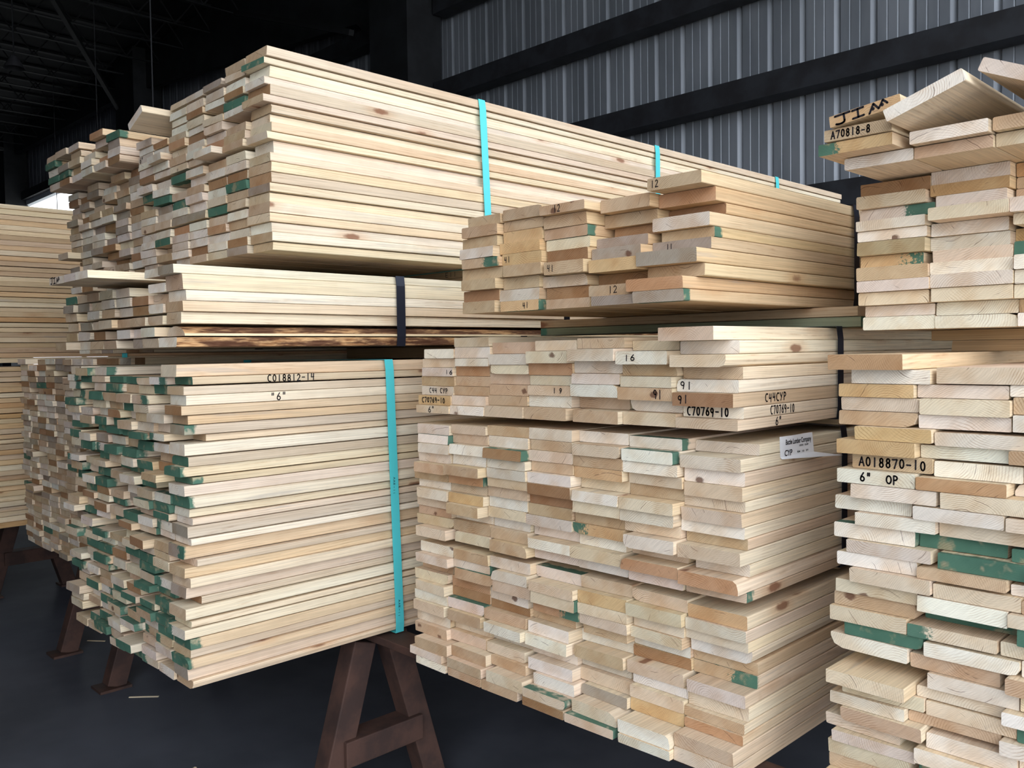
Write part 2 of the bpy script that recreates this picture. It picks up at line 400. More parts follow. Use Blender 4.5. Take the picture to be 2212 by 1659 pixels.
# each column of a bundle: boards from the top down as x (mm), width (mm), near end (mm), bottom height (0.1 mm, from eye level), thickness (0.1 mm), tone
PACKS = {
 'M1': [
  '-2018,139,1614,-194,274,w;-2035,148,1624,-454,252,c;-2027,139,1614,-715,253,p;-2038,150,1621,-998,275,t;-2030,143,1615,-1264,258,p;-2032,147,1603,-1544,272,y;-2022,147,1586,-1772,220,c',
  '-1883,151,1615,122,268,c;-1878,146,1616,-187,302,w;-1860,135,1601,-415,220,w;-1886,144,1625,-697,274,o;-1886,145,1626,-981,276,t;-1885,146,1618,-1239,250,t;-1884,144,1606,-1515,269,p;-1874,141,1590,-1772,249,w',
  '-1730,162,1625,-78,305,T;-1723,142,1602,-369,283,p;-1722,141,1608,-619,241,c;-1740,150,1625,-900,274,T;-1736,145,1617,-1197,289,t;-1738,146,1616,-1471,266,t;-1732,146,1592,-1772,293,T',
  '-1551,140,1608,-14,260,c;-1567,141,1588,-327,305,c;-1579,153,1610,-634,299,o;-1579,147,1615,-894,252,c;-1588,148,1615,-1162,260,T;-1590,149,1622,-1459,289,w;-1584,144,1597,-1772,305,t',
  '-1408,146,1608,29,253,T;-1410,146,1570,-271,292,p;-1425,151,1616,-572,292,w;-1422,147,1603,-836,256,p;-1430,149,1604,-1146,302,w;-1439,158,1651,-1459,305,T;-1419,144,1599,-1772,305,t',
  '-1261,135,1636,-38,233,c;-1262,144,1574,-349,302,w;-1273,153,1615,-622,266,t;-1273,147,1603,-880,249,c;-1280,154,1603,-1179,291,t;-1271,148,1642,-1459,272,w;-1273,147,1616,-1772,305,c',
  '-1124,139,1550,165,294,T;-1117,149,1624,-129,286,w;-1108,140,1569,-403,266,c;-1118,150,1637,-680,270,T;-1124,156,1620,-963,275,w;-1121,153,1597,-1266,295,b;-1121,153,1640,-1529,255,w;-1125,157,1615,-1772,235,T',
 ],
 'M2': [
  '-2023,145,1590,-2391,291,p;-2015,138,1584,-2649,250,w gs;-2004,136,1576,-2924,267,p;-2019,148,1589,-3208,277,p;-2017,135,1568,-3500,284,t;-2050,153,1598,-3763,255,t;-2047,149,1611,-4003,232,w;-2037,140,1593,-4309,298,p;-2064,151,1616,-4593,276,c;-2060,148,1621,-4855,254,t;-2068,162,1620,-5156,293,T;-2041,135,1591,-5462,298,c',
  '-1875,143,1595,-2315,252,T;-1876,148,1601,-2589,266,T;-1866,137,1579,-2875,278,w;-1863,140,1589,-3164,281,w;-1869,144,1558,-3443,271,t;-1881,143,1588,-3720,269,o gs;-1896,152,1610,-4000,272,T;-1892,146,1595,-4289,281,y;-1885,135,1578,-4591,294,t;-1911,161,1639,-4838,239,w;-1904,154,1623,-5149,303,t;-1891,148,1615,-5462,305,c',
  '-1730,152,1605,-2287,266,t;-1727,149,1603,-2593,299,w;-1721,148,1572,-2874,273,b gs;-1717,145,1585,-3136,253,p;-1719,147,1585,-3411,267,p;-1724,151,1593,-3663,244,T;-1736,151,1606,-3958,287,T;-1742,149,1615,-4265,298,w;-1745,142,1614,-4554,281,c;-1748,145,1637,-4847,285,w;-1742,143,1618,-5149,294,T;-1728,143,1599,-5462,305,t',
  '-1577,150,1606,-2295,292,p;-1571,144,1606,-2562,259,t;-1572,148,1602,-2853,283,c;-1569,145,1606,-3126,265,t;-1571,148,1593,-3413,279,w;-1571,148,1591,-3710,289,b;-1584,150,1615,-3990,272,b;-1592,153,1616,-4295,297,t;-1601,162,1615,-4585,282,p;-1597,158,1644,-4881,288,p;-1580,146,1600,-5149,260,w;-1583,150,1631,-5462,305,p',
  '-1426,153,1634,-2294,279,w;-1417,144,1596,-2586,284,c;-1422,153,1604,-2862,268,t;-1421,152,1605,-3141,271,y;-1421,155,1632,-3428,280,c;-1411,144,1583,-3692,255,w;-1414,144,1592,-3990,291,c;-1432,156,1622,-4303,305,t;-1438,162,1615,-4579,268,y gl;-1428,150,1631,-4868,281,w;-1432,154,1602,-5165,289,T;-1430,158,1630,-5462,289,w',
  '-1271,150,1635,-2313,260,p gs;-1268,146,1599,-2605,284,w gs;-1268,154,1605,-2880,266,w;-1262,153,1618,-3152,264,c;-1263,151,1629,-3435,275,t;-1265,153,1583,-3716,273,c;-1268,150,1593,-4004,279,p;-1274,156,1621,-4292,280,c;-1252,137,1586,-4605,305,p;-1277,162,1650,-4896,283,c;-1271,159,1598,-5177,273,o;-1266,154,1622,-5462,277,p',
  '-1120,162,1687,-2347,247,p;-1112,154,1611,-2644,288,p;-1108,150,1625,-2957,305,w;-1106,148,1617,-3270,305,T;-1111,153,1628,-3509,232,c;-1109,151,1612,-3818,300,c;-1117,159,1624,-4080,254,w;-1113,155,1638,-4335,247,t;-1113,155,1603,-4638,295,T;-1093,135,1645,-4921,275,p;-1110,152,1597,-5234,304,o;-1107,149,1630,-5462,220,T gt',
 ],
 'M3': [
  '-2044,153,1610,-5955,301,w;-2039,147,1586,-6228,266,p;-2062,145,1632,-6514,277,t;-2072,154,1610,-6827,305,c;-2057,139,1596,-7123,289,c;-2063,148,1601,-7405,274,w;-2059,144,1590,-7718,305,T;-2052,151,1601,-8020,294,p;-2043,145,1584,-8333,305,t;-2006,143,1553,-8646,305,t;-2029,148,1550,-8884,230,p;-2000,137,1550,-9112,220,w',
  '-1885,143,1605,-5944,305,t;-1890,149,1611,-6188,236,p gs;-1883,159,1605,-6501,305,t gt;-1915,161,1624,-6800,291,o;-1917,162,1626,-7085,277,b;-1914,153,1606,-7398,305,p gt;-1900,138,1591,-7711,305,t;-1895,146,1617,-7980,261,c;-1897,148,1600,-8293,305,T;-1862,145,1570,-8606,305,t;-1859,144,1550,-8884,270,T;-1855,137,1550,-9112,220,t',
  '-1740,153,1614,-5939,304,p;-1722,135,1599,-6242,294,p;-1721,144,1602,-6555,305,T;-1753,152,1623,-6868,305,w;-1752,151,1627,-7108,232,b;-1760,159,1607,-7406,291,t;-1739,144,1582,-7682,268,w;-1747,152,1630,-7986,296,p;-1741,146,1597,-8266,272,c;-1715,135,1587,-8543,270,t;-1695,135,1550,-8856,305,c;-1713,135,1550,-9112,248,t',
  '-1586,159,1638,-5984,305,p gt;-1573,154,1592,-6250,258,c;-1568,150,1595,-6552,294,c gt;-1575,156,1612,-6820,260,o gr;-1599,153,1636,-7104,276,t;-1593,147,1608,-7417,305,w;-1593,147,1597,-7730,305,w;-1593,156,1629,-8011,272,p;-1578,151,1595,-8323,305,w;-1550,138,1585,-8636,305,w;-1558,145,1551,-8884,240,c gs;-1559,142,1550,-9112,220,b',
  '-1425,157,1635,-5962,305,T;-1417,149,1612,-6275,305,y;-1416,149,1610,-6551,269,c;-1417,150,1614,-6825,266,c;-1418,136,1632,-7101,268,t;-1445,162,1660,-7414,305,w;-1436,153,1617,-7727,305,t;-1435,156,1646,-7981,246,p;-1426,162,1628,-8294,305,T;-1411,148,1609,-8571,269,n;-1404,142,1567,-8884,305,c;-1412,151,1550,-9112,220,T gt',
  '-1266,157,1634,-5985,293,T;-1266,153,1611,-6298,305,c;-1261,145,1632,-6575,269,c;-1266,147,1626,-6845,262,c;-1281,161,1662,-7130,277,w;-1281,162,1660,-7415,277,b;-1277,158,1628,-7728,305,T;-1264,156,1633,-7956,220,w;-1262,152,1617,-8258,294,c;-1261,151,1619,-8571,305,y;-1250,143,1556,-8884,305,w;-1247,142,1553,-9112,220,w',
  '-1108,152,1632,-6045,305,y;-1111,155,1626,-6316,263,p;-1115,159,1635,-6544,220,c;-1112,156,1652,-6852,300,w;-1118,162,1673,-7134,274,t;-1118,162,1671,-7425,283,t gr;-1105,149,1622,-7723,290,p;-1106,150,1634,-8036,305,c;-1109,153,1618,-8264,220,t;-1105,149,1612,-8493,220,o;-1105,149,1572,-8799,298,T;-1104,148,1570,-9112,305,c',
 ],
 'M0': [
  '-1728,125,1540,3265,250,t;-1738,132,1528,2980,277,t;-1750,137,1538,2696,277,t;-1745,132,1522,2422,266,p;-1737,135,1524,2168,245,t gr;-1754,152,1542,1883,277,t;-1742,131,1525,1601,274,t;-1757,138,1547,1311,282,b;-1744,125,1530,998,305,t',
  '-1595,139,1541,3288,278,t;-1602,138,1551,3029,251,t;-1605,136,1552,2741,280,y;-1611,142,1543,2459,273,y;-1601,138,1542,2164,287,y;-1590,133,1533,1869,287,t;-1609,130,1552,1561,300,t;-1618,139,1549,1265,288,p;-1607,135,1539,998,259,y gs',
  '-1454,143,1527,3246,220,t;-1462,136,1551,2948,291,t;-1467,142,1556,2681,259,t gs;-1461,140,1558,2411,262,c;-1456,135,1553,2125,278,b;-1445,125,1531,1812,305,t;-1478,145,1562,1532,271,c;-1470,138,1569,1234,290,b;-1452,138,1546,998,228,t',
  '-1310,142,1584,3183,305,t;-1324,151,1618,2870,305,t;-1307,136,1632,2597,265,b;-1320,146,1583,2344,245,n;-1318,145,1558,2068,268,n;-1313,139,1542,1771,289,y;-1331,143,1601,1479,284,b;-1313,125,1542,1226,245,t;-1295,125,1528,998,220,n',
  '-1159,139,1563,3464,268,t;-1167,147,1617,3151,305,o;-1172,152,1660,2908,235,b;-1169,149,1594,2605,295,p;-1156,136,1612,2377,220,t gs;-1172,152,1599,2121,248,n;-1172,152,1540,1808,305,n;-1169,149,1575,1530,270,t;-1186,146,1520,1256,266,o;-1168,130,1520,998,250,n gs',
 ],
 'RT': [
  '-842,149,1927,3298,286,b;-842,146,1906,3012,278,c;-842,160,1922,2754,250,p gr;-842,148,1901,2526,220,w;-842,148,1911,2298,220,w;-842,144,1909,1992,298,g;-842,135,1928,1732,252,y gm;-842,152,1905,1433,291,t;-842,157,1902,1181,244,p;-842,152,1914,894,279,c;-842,152,1950,649,238,w;-842,155,1940,348,293,w',
  '-692,151,1928,3364,270,w;-692,151,1923,3120,236,y;-680,135,1922,2832,280,w;-680,151,1876,2561,263,c;-692,148,1931,2281,272,w;-697,154,1939,1995,278,w;-689,153,1929,1737,251,c;-689,157,1916,1474,255,w;-684,156,1902,1190,276,p;-684,154,1908,901,280,c;-686,157,1946,620,273,w;-686,157,1938,348,264,w',
  '-539,150,1958,3349,273,y;-539,150,1959,3114,228,t;-539,150,1959,2847,258,t;-528,150,1879,2560,279,p;-528,150,1903,2332,220,c;-542,150,1972,2045,279,y;-534,150,1929,1754,283,G;-526,150,1896,1460,287,w;-526,150,1906,1176,276,p;-528,150,1913,897,271,c;-527,150,1941,624,265,t;-527,150,1936,348,268,w',
 ],
 'RL': [
  '-770,143,1613,-452,290,o;-744,148,1661,-727,265,w;-767,143,1656,-990,253,y;-765,148,1663,-1257,257,c;-771,151,1664,-1542,275,t;-732,143,1648,-1809,257,y;-767,149,1646,-2096,278,y;-745,151,1669,-2395,289,t;-769,149,1653,-2678,273,w;-742,160,1653,-2958,270,p;-782,149,1674,-3241,273,w;-735,149,1659,-3498,248,w;-782,157,1669,-3803,295,w gt;-753,160,1659,-4062,249,p;-773,153,1664,-4337,265,w;-743,152,1650,-4623,276,c;-776,157,1664,-4889,256,c;-782,157,1670,-5174,275,t;-787,149,1661,-5479,295,c;-760,151,1667,-5738,249,G;-789,153,1665,-6043,295,w;-794,143,1758,-6348,295,G;-776,152,1617,-6623,265,c;-762,156,1663,-6896,263,c;-784,146,1654,-7141,235,w;-760,156,1647,-7425,274,t;-801,150,1670,-7687,252,c;-781,160,1659,-7932,235,p;-793,160,1666,-8237,295,c;-793,160,1671,-8518,271,t;-793,160,1645,-8801,275,p;-793,160,1678,-9120,311,t',
  '-587,148,1666,-711,295,c;-622,153,1672,-976,241,p;-614,151,1657,-1281,295,c;-618,154,1668,-1544,253,w;-587,160,1658,-1843,247,p;-616,151,1672,-2098,245,w;-592,147,1671,-2428,290,w;-617,152,1649,-2673,235,o;-574,145,1650,-2976,294,c;-624,155,1652,-3243,256,w;-584,151,1673,-3531,268,c;-623,150,1688,-3805,265,G;-583,150,1664,-4119,295,G;-617,152,1654,-4339,210,t;-589,145,1660,-4661,266,c;-617,153,1657,-4965,294,w;-623,160,1716,-5233,258,G;-636,154,1662,-5481,238,c gl;-606,160,1662,-5803,270,w;-634,155,1671,-6098,285,t;-600,153,1665,-6403,295,p;-622,151,1672,-6625,212,c;-604,152,1670,-6932,274,c;-637,159,1674,-7143,201,t;-602,153,1665,-7533,286,w;-619,160,1651,-7838,295,w;-616,154,1670,-8099,251,G;-616,154,1632,-8382,275,p;-616,154,1677,-8665,275,T;-616,154,1669,-8948,275,c',
  '-467,151,1673,-920,200,w;-461,151,1671,-1225,295,t;-460,151,1662,-1530,295,w;-425,151,1666,-1835,295,p;-463,151,1652,-2086,235,t;-443,151,1669,-2391,294,w;-463,151,1692,-2675,239,w;-427,151,1654,-3001,295,c;-466,151,1648,-3254,244,c;-431,151,1670,-3571,295,p;-463,151,1674,-3816,235,G;-427,151,1648,-4181,295,c;-462,151,1668,-4387,196,w;-443,151,1657,-4673,237,t;-462,151,1650,-4918,235,c;-448,151,1654,-5223,295,G;-478,151,1668,-5496,256,c;-444,151,1670,-5801,295,w;-465,151,1647,-6101,290,t;-444,151,1663,-6381,270,c;-469,151,1647,-6650,239,w;-450,151,1666,-6958,295,G;-475,151,1655,-7234,266,p;-447,151,1671,-7493,248,w;-447,151,1637,-7776,275,c;-447,151,1682,-8059,275,T;-447,151,1663,-8342,275,T;-447,151,1645,-8625,275,p;-447,151,1654,-8908,275,c;-447,151,1685,-9120,204,c',
 ],
}
# side-face stacks: near-end distance (mm), top and bottom height (0.1 mm) of each row of the first column
U_ROWS = [(1255, 8744, 8465), (1242, 8407, 8188), (1261, 8242, 7971), (1244, 7906, 7617), (1261, 7683, 7422), (1239, 7341, 7051), (1266, 7164, 6922), (1260, 6882, 6631), (1263, 6638, 6377), (1249, 6364, 6104), (1268, 6134, 5841), (1258, 5764, 5493), (1258, 5494, 5232), (1258, 5203, 4931), (1253, 4905, 4643), (1251, 4642, 4370), (1251, 4360, 4057), (1249, 4046, 3774), (1255, 3780, 3497), (1257, 3500, 3237), (1258, 3238, 2994)]
V_ROWS = [(968, 2419, 2175), (992, 2168, 1841), (1000, 1742, 1496), (990, 1452, 1186), (985, 1165, 878), (993, 839, 592), (971, 510, 224)]
L_ROWS = [(967, -245, -489), (1010, -585, -854), (986, -804, -1091), (993, -1075, -1376), (978, -1355, -1602), (996, -1613, -1923), (985, -1875, -2171), (1044, -2211, -2463), (985, -2371, -2693), (994, -2710, -3000), (969, -2995, -3230), (1002, -3322, -3613), (980, -3483, -3752), (994, -3791, -4124), (992, -4122, -4371), (1001, -4406, -4677), (987, -4595, -4906), (996, -4922, -5214), (973, -5134, -5424), (1010, -5513, -5828), (974, -5718, -5987), (988, -5995, -6328), (976, -6265, -6535), (1020, -6609, -6904), (974, -6783, -7053), (990, -7154, -7447), (969, -7336, -7585), (986, -7629, -8005), (983, -7938, -8231), (977, -8174, -8446), (976, -8467, -8759), (990, -8801, -9053)]

# ------------------------------------------------------------------ the shed
def corrugated(name, x0, x1, z0, z1, y):
    P = 0.301; prof = [(0.0, 0.0), (0.036, 0.030), (0.050, 0.030), (0.057, 0.0), (0.128, 0.0), (0.135, 0.005), (0.139, 0.005), (0.142, 0.0), (0.212, 0.0), (0.219, 0.005), (0.223, 0.005), (0.226, 0.0)]
    k = math.floor((x0 + 7.80) / P); pts = [(x0, 0.0)]
    while True:
        b = -7.80 + k * P
        if b > x1: break
        for u, d in prof:
            if x0 < b + u < x1: pts.append((b + u, d))
        k += 1
    pts.append((x1, 0.0)); m = MB()
    for (px, d) in pts:
        m.v += [(px, y + d, z0), (px, y + d, z1)]
    for i in range(len(pts) - 1):
        m.f.append((2 * i, 2 * i + 2, 2 * i + 3, 2 * i + 1))
    return m.build(name, SHEET, fix=False)

def S(o): return tag(o, kind='structure')
# floor of the shed with the pale yard outside
S(MB().box(-31, OPEN_X, FRONT_Y, 7.1, -0.25, 0).build('floor', FLOORM))
S(MB().box(-90, 60, -70, 70, -0.5, -0.06).build('ground', YARD))
S(corrugated('wall_back', -19.8, OPEN_X + .8, 0.0, EYE + 6.0, 7.0))
S(corrugated('wall_back_far', -31, -27.2, 0.0, EYE + 6.0, 7.0))
S(corrugated('wall_back_over_door', -27.2, -19.8, EYE + 4.0, EYE + 6.0, 7.0))
S(MB().box(-31.2, -31, FRONT_Y, 7, 0, EYE + 6).build('wall_left', STEELDARK))
S(MB().box(-31, FRONT_X, FRONT_Y - .2, FRONT_Y, 0, EYE + 6).build('wall_shade_added', STEELDARK))  # unseen wall added behind the camera to keep light off the left stack ends
S(MB().box(-27.3, -19.7, 6.86, 6.98, EYE + 3.93, EYE + 4.16).build('trim_1', TRIMW))
# roof deck on bar joists
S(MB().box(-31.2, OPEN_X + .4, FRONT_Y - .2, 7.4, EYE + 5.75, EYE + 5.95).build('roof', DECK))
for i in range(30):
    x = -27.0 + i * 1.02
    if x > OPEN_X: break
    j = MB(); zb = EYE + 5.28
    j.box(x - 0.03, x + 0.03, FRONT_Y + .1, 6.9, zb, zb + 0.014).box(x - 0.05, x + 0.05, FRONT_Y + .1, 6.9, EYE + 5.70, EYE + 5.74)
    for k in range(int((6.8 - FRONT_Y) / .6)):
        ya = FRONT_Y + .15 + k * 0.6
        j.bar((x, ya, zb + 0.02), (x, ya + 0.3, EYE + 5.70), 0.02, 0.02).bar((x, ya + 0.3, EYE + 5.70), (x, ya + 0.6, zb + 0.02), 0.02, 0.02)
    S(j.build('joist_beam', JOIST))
# girders across the shed and along the eaves
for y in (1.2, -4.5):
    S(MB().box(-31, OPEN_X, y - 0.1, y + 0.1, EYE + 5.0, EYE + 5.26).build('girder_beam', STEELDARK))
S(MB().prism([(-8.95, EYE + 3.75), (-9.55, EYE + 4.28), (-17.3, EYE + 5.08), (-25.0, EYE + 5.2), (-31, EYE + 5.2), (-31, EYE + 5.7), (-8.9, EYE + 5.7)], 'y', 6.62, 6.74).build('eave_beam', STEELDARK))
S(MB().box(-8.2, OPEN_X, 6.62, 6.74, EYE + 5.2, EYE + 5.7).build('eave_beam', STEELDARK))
for x0, x1 in ((-8.93, -8.18), (-17.25, -16.35), (-25.6, -24.8), (0.35, 1.1)):
    c = MB(); c.box(x0, x1, 6.38, 6.42, 0, EYE + 5.7).box(x0, x1, 6.86, 6.90, 0, EYE + 5.7).box((x0 + x1) / 2 - 0.02, (x0 + x1) / 2 + 0.02, 6.42, 6.86, 0, EYE + 5.7)
    c.box(x1 - 0.02, x1, 6.42, 6.86, 0, EYE + 5.7)
    S(c.build('steel_column', STEELDARK))
for zt in (0.28, 1.325, 2.325, 3.235, 4.25):
    z = EYE + zt
    prof = [(6.75, z), (6.96, z), (6.96, z - 0.012), (6.765, z - 0.012), (6.765, z - 0.19), (6.96, z - 0.19), (6.96, z - 0.205), (6.75, z - 0.205)]
    if zt < 4: spans = [(-16.3, -8.95), (-8.15, 0.35), (1.1, OPEN_X + .7)]
    else: spans = [(-16.3, -8.95), (-8.15, OPEN_X + .7)]
    if zt > 3.9: spans.append((-31, -17.3))
    for a, b in spans:
        S(MB().prism(prof, 'x', a, b).build('girt_beam', GIRT))
for a, b in (((-9.0, 6.55, EYE + 3.1), (-12.4, 6.55, EYE + 4.6)), ((-12.2, 6.3, EYE + 5.1), (-9.2, 6.3, EYE + 4.0)), ((-19.5, 1.2, EYE + 5.0), (-23.0, 5.9, EYE + 4.9)), ((-11.5, 3.0, EYE + 5.25), (-17.5, 6.6, EYE + 4.7))):
    S(MB().bar(a, b, 0.07, 0.07).build('brace_beam', JOIST))

# hanging pull chains and a lamp under the far roof
def chain(x, y, zb, label):
    o = MB().tube([(x, y, zb), (x, y, (zb + EYE + 5.7) / 2), (x, y, EYE + 5.74)], 0.008).build('hanging_chain', CHAIN)
    tag(o, label, 'chain')
chain(-9.71, 4.0, EYE + 1.2, 'thin grey chain hanging from the dark roof above the teal-strapped stack')
chain(-14.28, 5.0, EYE + 1.6, 'second thin chain from left, hanging before the corrugated wall')
chain(-19.58, 6.0, EYE + 1.8, 'faint leftmost chain hanging above the bright doorway')
lamp = empty('roof_lamp', (-12.6, 3.4, EYE + 3.75)); tag(lamp, 'small grey cone lamp hanging under the far dark roof', 'lamp')
m = MB(); n_ = 16
for (r_, z_) in ((0.13, 0.0), (0.04, 0.15)):
    for i in range(n_): m.v.append((r_ * math.cos(2 * math.pi * i / n_), r_ * math.sin(2 * math.pi * i / n_), z_))
for i in range(n_): m.f.append((i, (i + 1) % n_, n_ + (i + 1) % n_, n_ + i))
m.f.append(tuple(range(n_, 2 * n_)))
m.build('lamp_shade', CHAIN, lamp)
MB().tube([(0, 0, 0.15), (0, 0, 1.0), (0, 0, 1.99)], 0.010).build('stem', STEELDARK, lamp)

# ------------------------------------------------------------------ steel trestles
def trestle(y, x0, x1, frames, label):
    root = empty('steel_trestle', (0, y, 0)); tag(root, label, 'trestle')
    zt = EYE - 0.9125
    MB().box(x0, x1, -0.05, 0.05, zt - 0.026, zt).build('beam', RUST, root, 0.003)
    for x in frames:
        for s in (-1, 1):
            MB().bar((x, s * 0.062, zt - 0.027), (x, s * 0.23, 0.01), 0.085, 0.075, (1, 0, 0)).build('leg', RUST, root, 0.004)
            MB().box(x - 0.06, x + 0.06, s * 0.24 - 0.07, s * 0.24 + 0.07, 0, 0.012).build('foot_plate', RUST, root)
        MB().box(x - 0.04, x + 0.055, -0.155, 0.155, zt - 0.41, zt - 0.325).build('crossbar', RUST, root, 0.004)
trestle(1.66, -6.6, 0.7, (-0.86, -2.36, -4.1, -4.75, -6.2), 'rusty steel trestle with A-shaped legs under the front ends of the lumber')
trestle(4.15, -6.6, 0.7, (-0.86, -2.2, -3.8, -4.6, -6.2), 'farther rusty steel trestle in the dark under the lumber, behind the front one')

# ------------------------------------------------------------------ wide boards: the cypress bundles, the brown one above, the stack on the right
ORD = 'zeroth first second third fourth fifth sixth seventh eighth ninth tenth eleventh twelfth thirteenth fourteenth fifteenth sixteenth seventeenth eighteenth nineteenth twentieth'.split()
ORD += ['twenty-' + w for w in 'first second third fourth fifth sixth seventh eighth ninth'.split()] + ['thirtieth'] + ['thirty-' + w for w in 'first second third fourth fifth'.split()]
INFO = {'M1': ('cypress_board', 3.05, 'cypress bundle marked C70769-10', 'boards of the marked cypress bundle'),
        'M2': ('cypress_board', 3.05, 'cypress bundle with paper tag', 'boards of the tagged cypress bundle'),
        'M3': ('cypress_board', 3.05, 'lowest cypress bundle', 'boards of the lowest cypress bundle'),
        'M0': ('rough_board', 3.0, 'brown bundle topping the cypress', 'boards of the brown bundle'),
        'RT': ('rough_board', 2.44, 'upper right-hand bundle', 'boards of the upper right-hand bundle'),
        'RL': ('rough_board', 3.05, 'bundle marked A018870-10', 'boards of the bundle marked A018870-10')}
NOTE = {('M1', 0, 4): 'C44 CYP', ('M1', 0, 5): 'C70769-10', ('M1', 0, 6): '6"', ('M1', 6, 6): 'C70769-10', ('M1', 0, 2): '16', ('M1', 5, 1): '16', ('M1', 6, 4): '91', ('M1', 6, 5): '91',
        ('M1', 5, 4): '91', ('M1', 3, 4): '61', ('RL', 0, 7): 'A018870-10', ('RL', 0, 8): '6" OP', ('M0', 1, 4): '41', ('M0', 1, 8): '41', ('M0', 2, 0): '12', ('M0', 2, 5): '41',
        ('M0', 3, 7): '12', ('M0', 4, 0): '12', ('M0', 4, 5): '11'}
BOARD = {}
SIDE_W = (230, 210, 178)
SIDES = [(232, 214, 184), (230, 206, 170), (236, 220, 194), (218, 194, 164), (228, 206, 182)]
def colname(c, n, side='left'):
    return ORD[c + 1] + ' column from left'
for key, cols in PACKS.items():
    name, L, desc, grp = INFO[key]
    for c, line in enumerate(cols):
        for r, s in enumerate(line.split(';')):
            f, _, op = s.partition(' ')
            x0, w, y, z0, t, tone = f.split(',')
            x0, w, y, z0, t = int(x0) / 1e3, int(w) / 1e3, int(y) / 1e3, int(z0) / 1e4, int(t) / 1e4
            note = NOTE.get((key, c, r))
            end = WORD[tone] + (' green-edged' if op in ('gr', 'gl', 'gs', 'gt', 'gm') else '') + ' board'
            if note: lab = '%s marked %s, %s from top, %s, %s' % (end, note.replace('"', ' inches'), ORD[r + 1], ORD[c + 1] + ' column', desc)
            else: lab = '%s, %s from top, %s, %s' % (end, ORD[r + 1], colname(c, len(cols)), desc)
            sd = random.choice(SIDES)
            if key == 'M0': sd = random.choice(((218, 190, 150), (212, 182, 142), (222, 196, 158)))
            BOARD[key, c, r] = add_board(name, x0, w, y, z0, t, L * random.uniform(0.99, 1.01), tone, op, lab, grp, side=sd, flat=bool(note) or (c == len(cols) - 1 and key == 'M1'))

def wr(key, c, r, text, u0, width, h, plane='e', v=None, pen=0.0026, flip=False, dots=False):
    o = BOARD[key, c, r]; t = o['_t']
    if v is None: v = (t - h) / 2
    if plane == 's': u0 = u0 - o.location.y
    lettering(o, text, plane, u0, v, width, h, pen, flip, dots=dots)
wr('M1', 0, 4, 'C44 CYP', .035, .086, .0135); wr('M1', 0, 5, 'C70769-10', .017, .106, .014, pen=.003); wr('M1', 0, 6, '6"', .055, .032, .016)
wr('M1', 0, 2, '16', .106, .036, .011); wr('M1', 3, 4, '6 1', .09, .032, .012, flip=True); wr('M1', 5, 1, '16', .025, .034, .013); wr('M1', 5, 4, '91', .103, .026, .02)
wr('M1', 6, 4, '91', .008, .034, .016); wr('M1', 6, 5, '91', .014, .03, .017); wr('M1', 6, 6, 'C70769-10', .010, .108, .018, pen=.0034)
wr('M1', 6, 5, 'C44CYP', 1.727, .098, .017, 's', pen=.003); wr('M1', 6, 6, 'C70769-10', 1.751, .111, .018, 's', pen=.003); wr('M1', 6, 7, '6"', 1.772, .032, .017, 's', pen=.003)
wr('M0', 1, 4, '41', .007, .024, .014, pen=.002); wr('M0', 1, 8, '41', .080, .022, .014, pen=.002); wr('M0', 2, 0, '12', .046, .024, .016, pen=.002); wr('M0', 2, 5, '41', .010, .024, .015, pen=.002)
wr('M0', 3, 7, '12', .058, .028, .015, pen=.002); wr('M0', 4, 0, '12', .009, .022, .015, pen=.002); wr('M0', 4, 5, '11', .037, .018, .012, pen=.002)
wr('RL', 0, 7, 'A018870-10', .0125, .128, .017, pen=.003); wr('RL', 0, 8, '6"  OP', .045, .076, .016, pen=.003)

# loose boards lying on the upper right-hand bundle
def loose(x0, w, y, z0, t, tone, lab, tilt=0.0, op='', L=2.44, rz=0.0, name='rough_board', side=SIDE_W):
    return add_board(name, x0, w, y, z0, t, L, tone, op, lab, 'loose boards on the upper right-hand bundle', tilt, side, rz, flat=True)
loose(-.808, .139, 1.77, .3645, .0235, 'w', 'whitish board overhanging at the left, directly on the upper right-hand bundle')
loose(-.667, .141, 1.77, .3645, .0225, 't', 'tan board overhanging in the middle, directly on the upper right-hand bundle')
loose(-.524, .145, 1.78, .3645, .0245, 'c', 'cream board overhanging at the right picture edge, directly on the upper right-hand bundle')
loose(-.838, .150, 1.715, .390, .0235, 'y', 'golden board with blue-green corner under the board marked A70818-8', op='gl')
loose(-.667, .140, 1.745, .389, .0245, 'w', 'whitish board lying under the white tilted board, upper right-hand bundle')
loose(-.524, .143, 1.76, .391, .0245, 't', 'tan board at the right picture edge under the tilted boards')
BOARD['RT', 'a', 0] = loose(-.823, .136, 1.71, .4155, .0235, 't', 'tan board marked A70818-8 on top of the right-hand stack')
BOARD['RT', 'j', 0] = loose(-.806, .141, 1.70, .4485, .0225, 'y', 'golden board with thick black capitals, topmost at upper right', tilt=.12)
loose(-.680, .146, 1.66, .4435, .024, 'w', 'white board tilted up to the right beside the board with thick black capitals', tilt=.325)
loose(-.536, .150, 1.69, .455, .024, 'p', 'pinkish white board tilted down to the right at the upper picture edge', tilt=-.44)
wr('RT', 'a', 0, 'A70818-8', .014, .082, .0145, pen=.0026); wr('RT', 'j', 0, 'JIM', .006, .108, .0185, pen=.0042, dots=True)

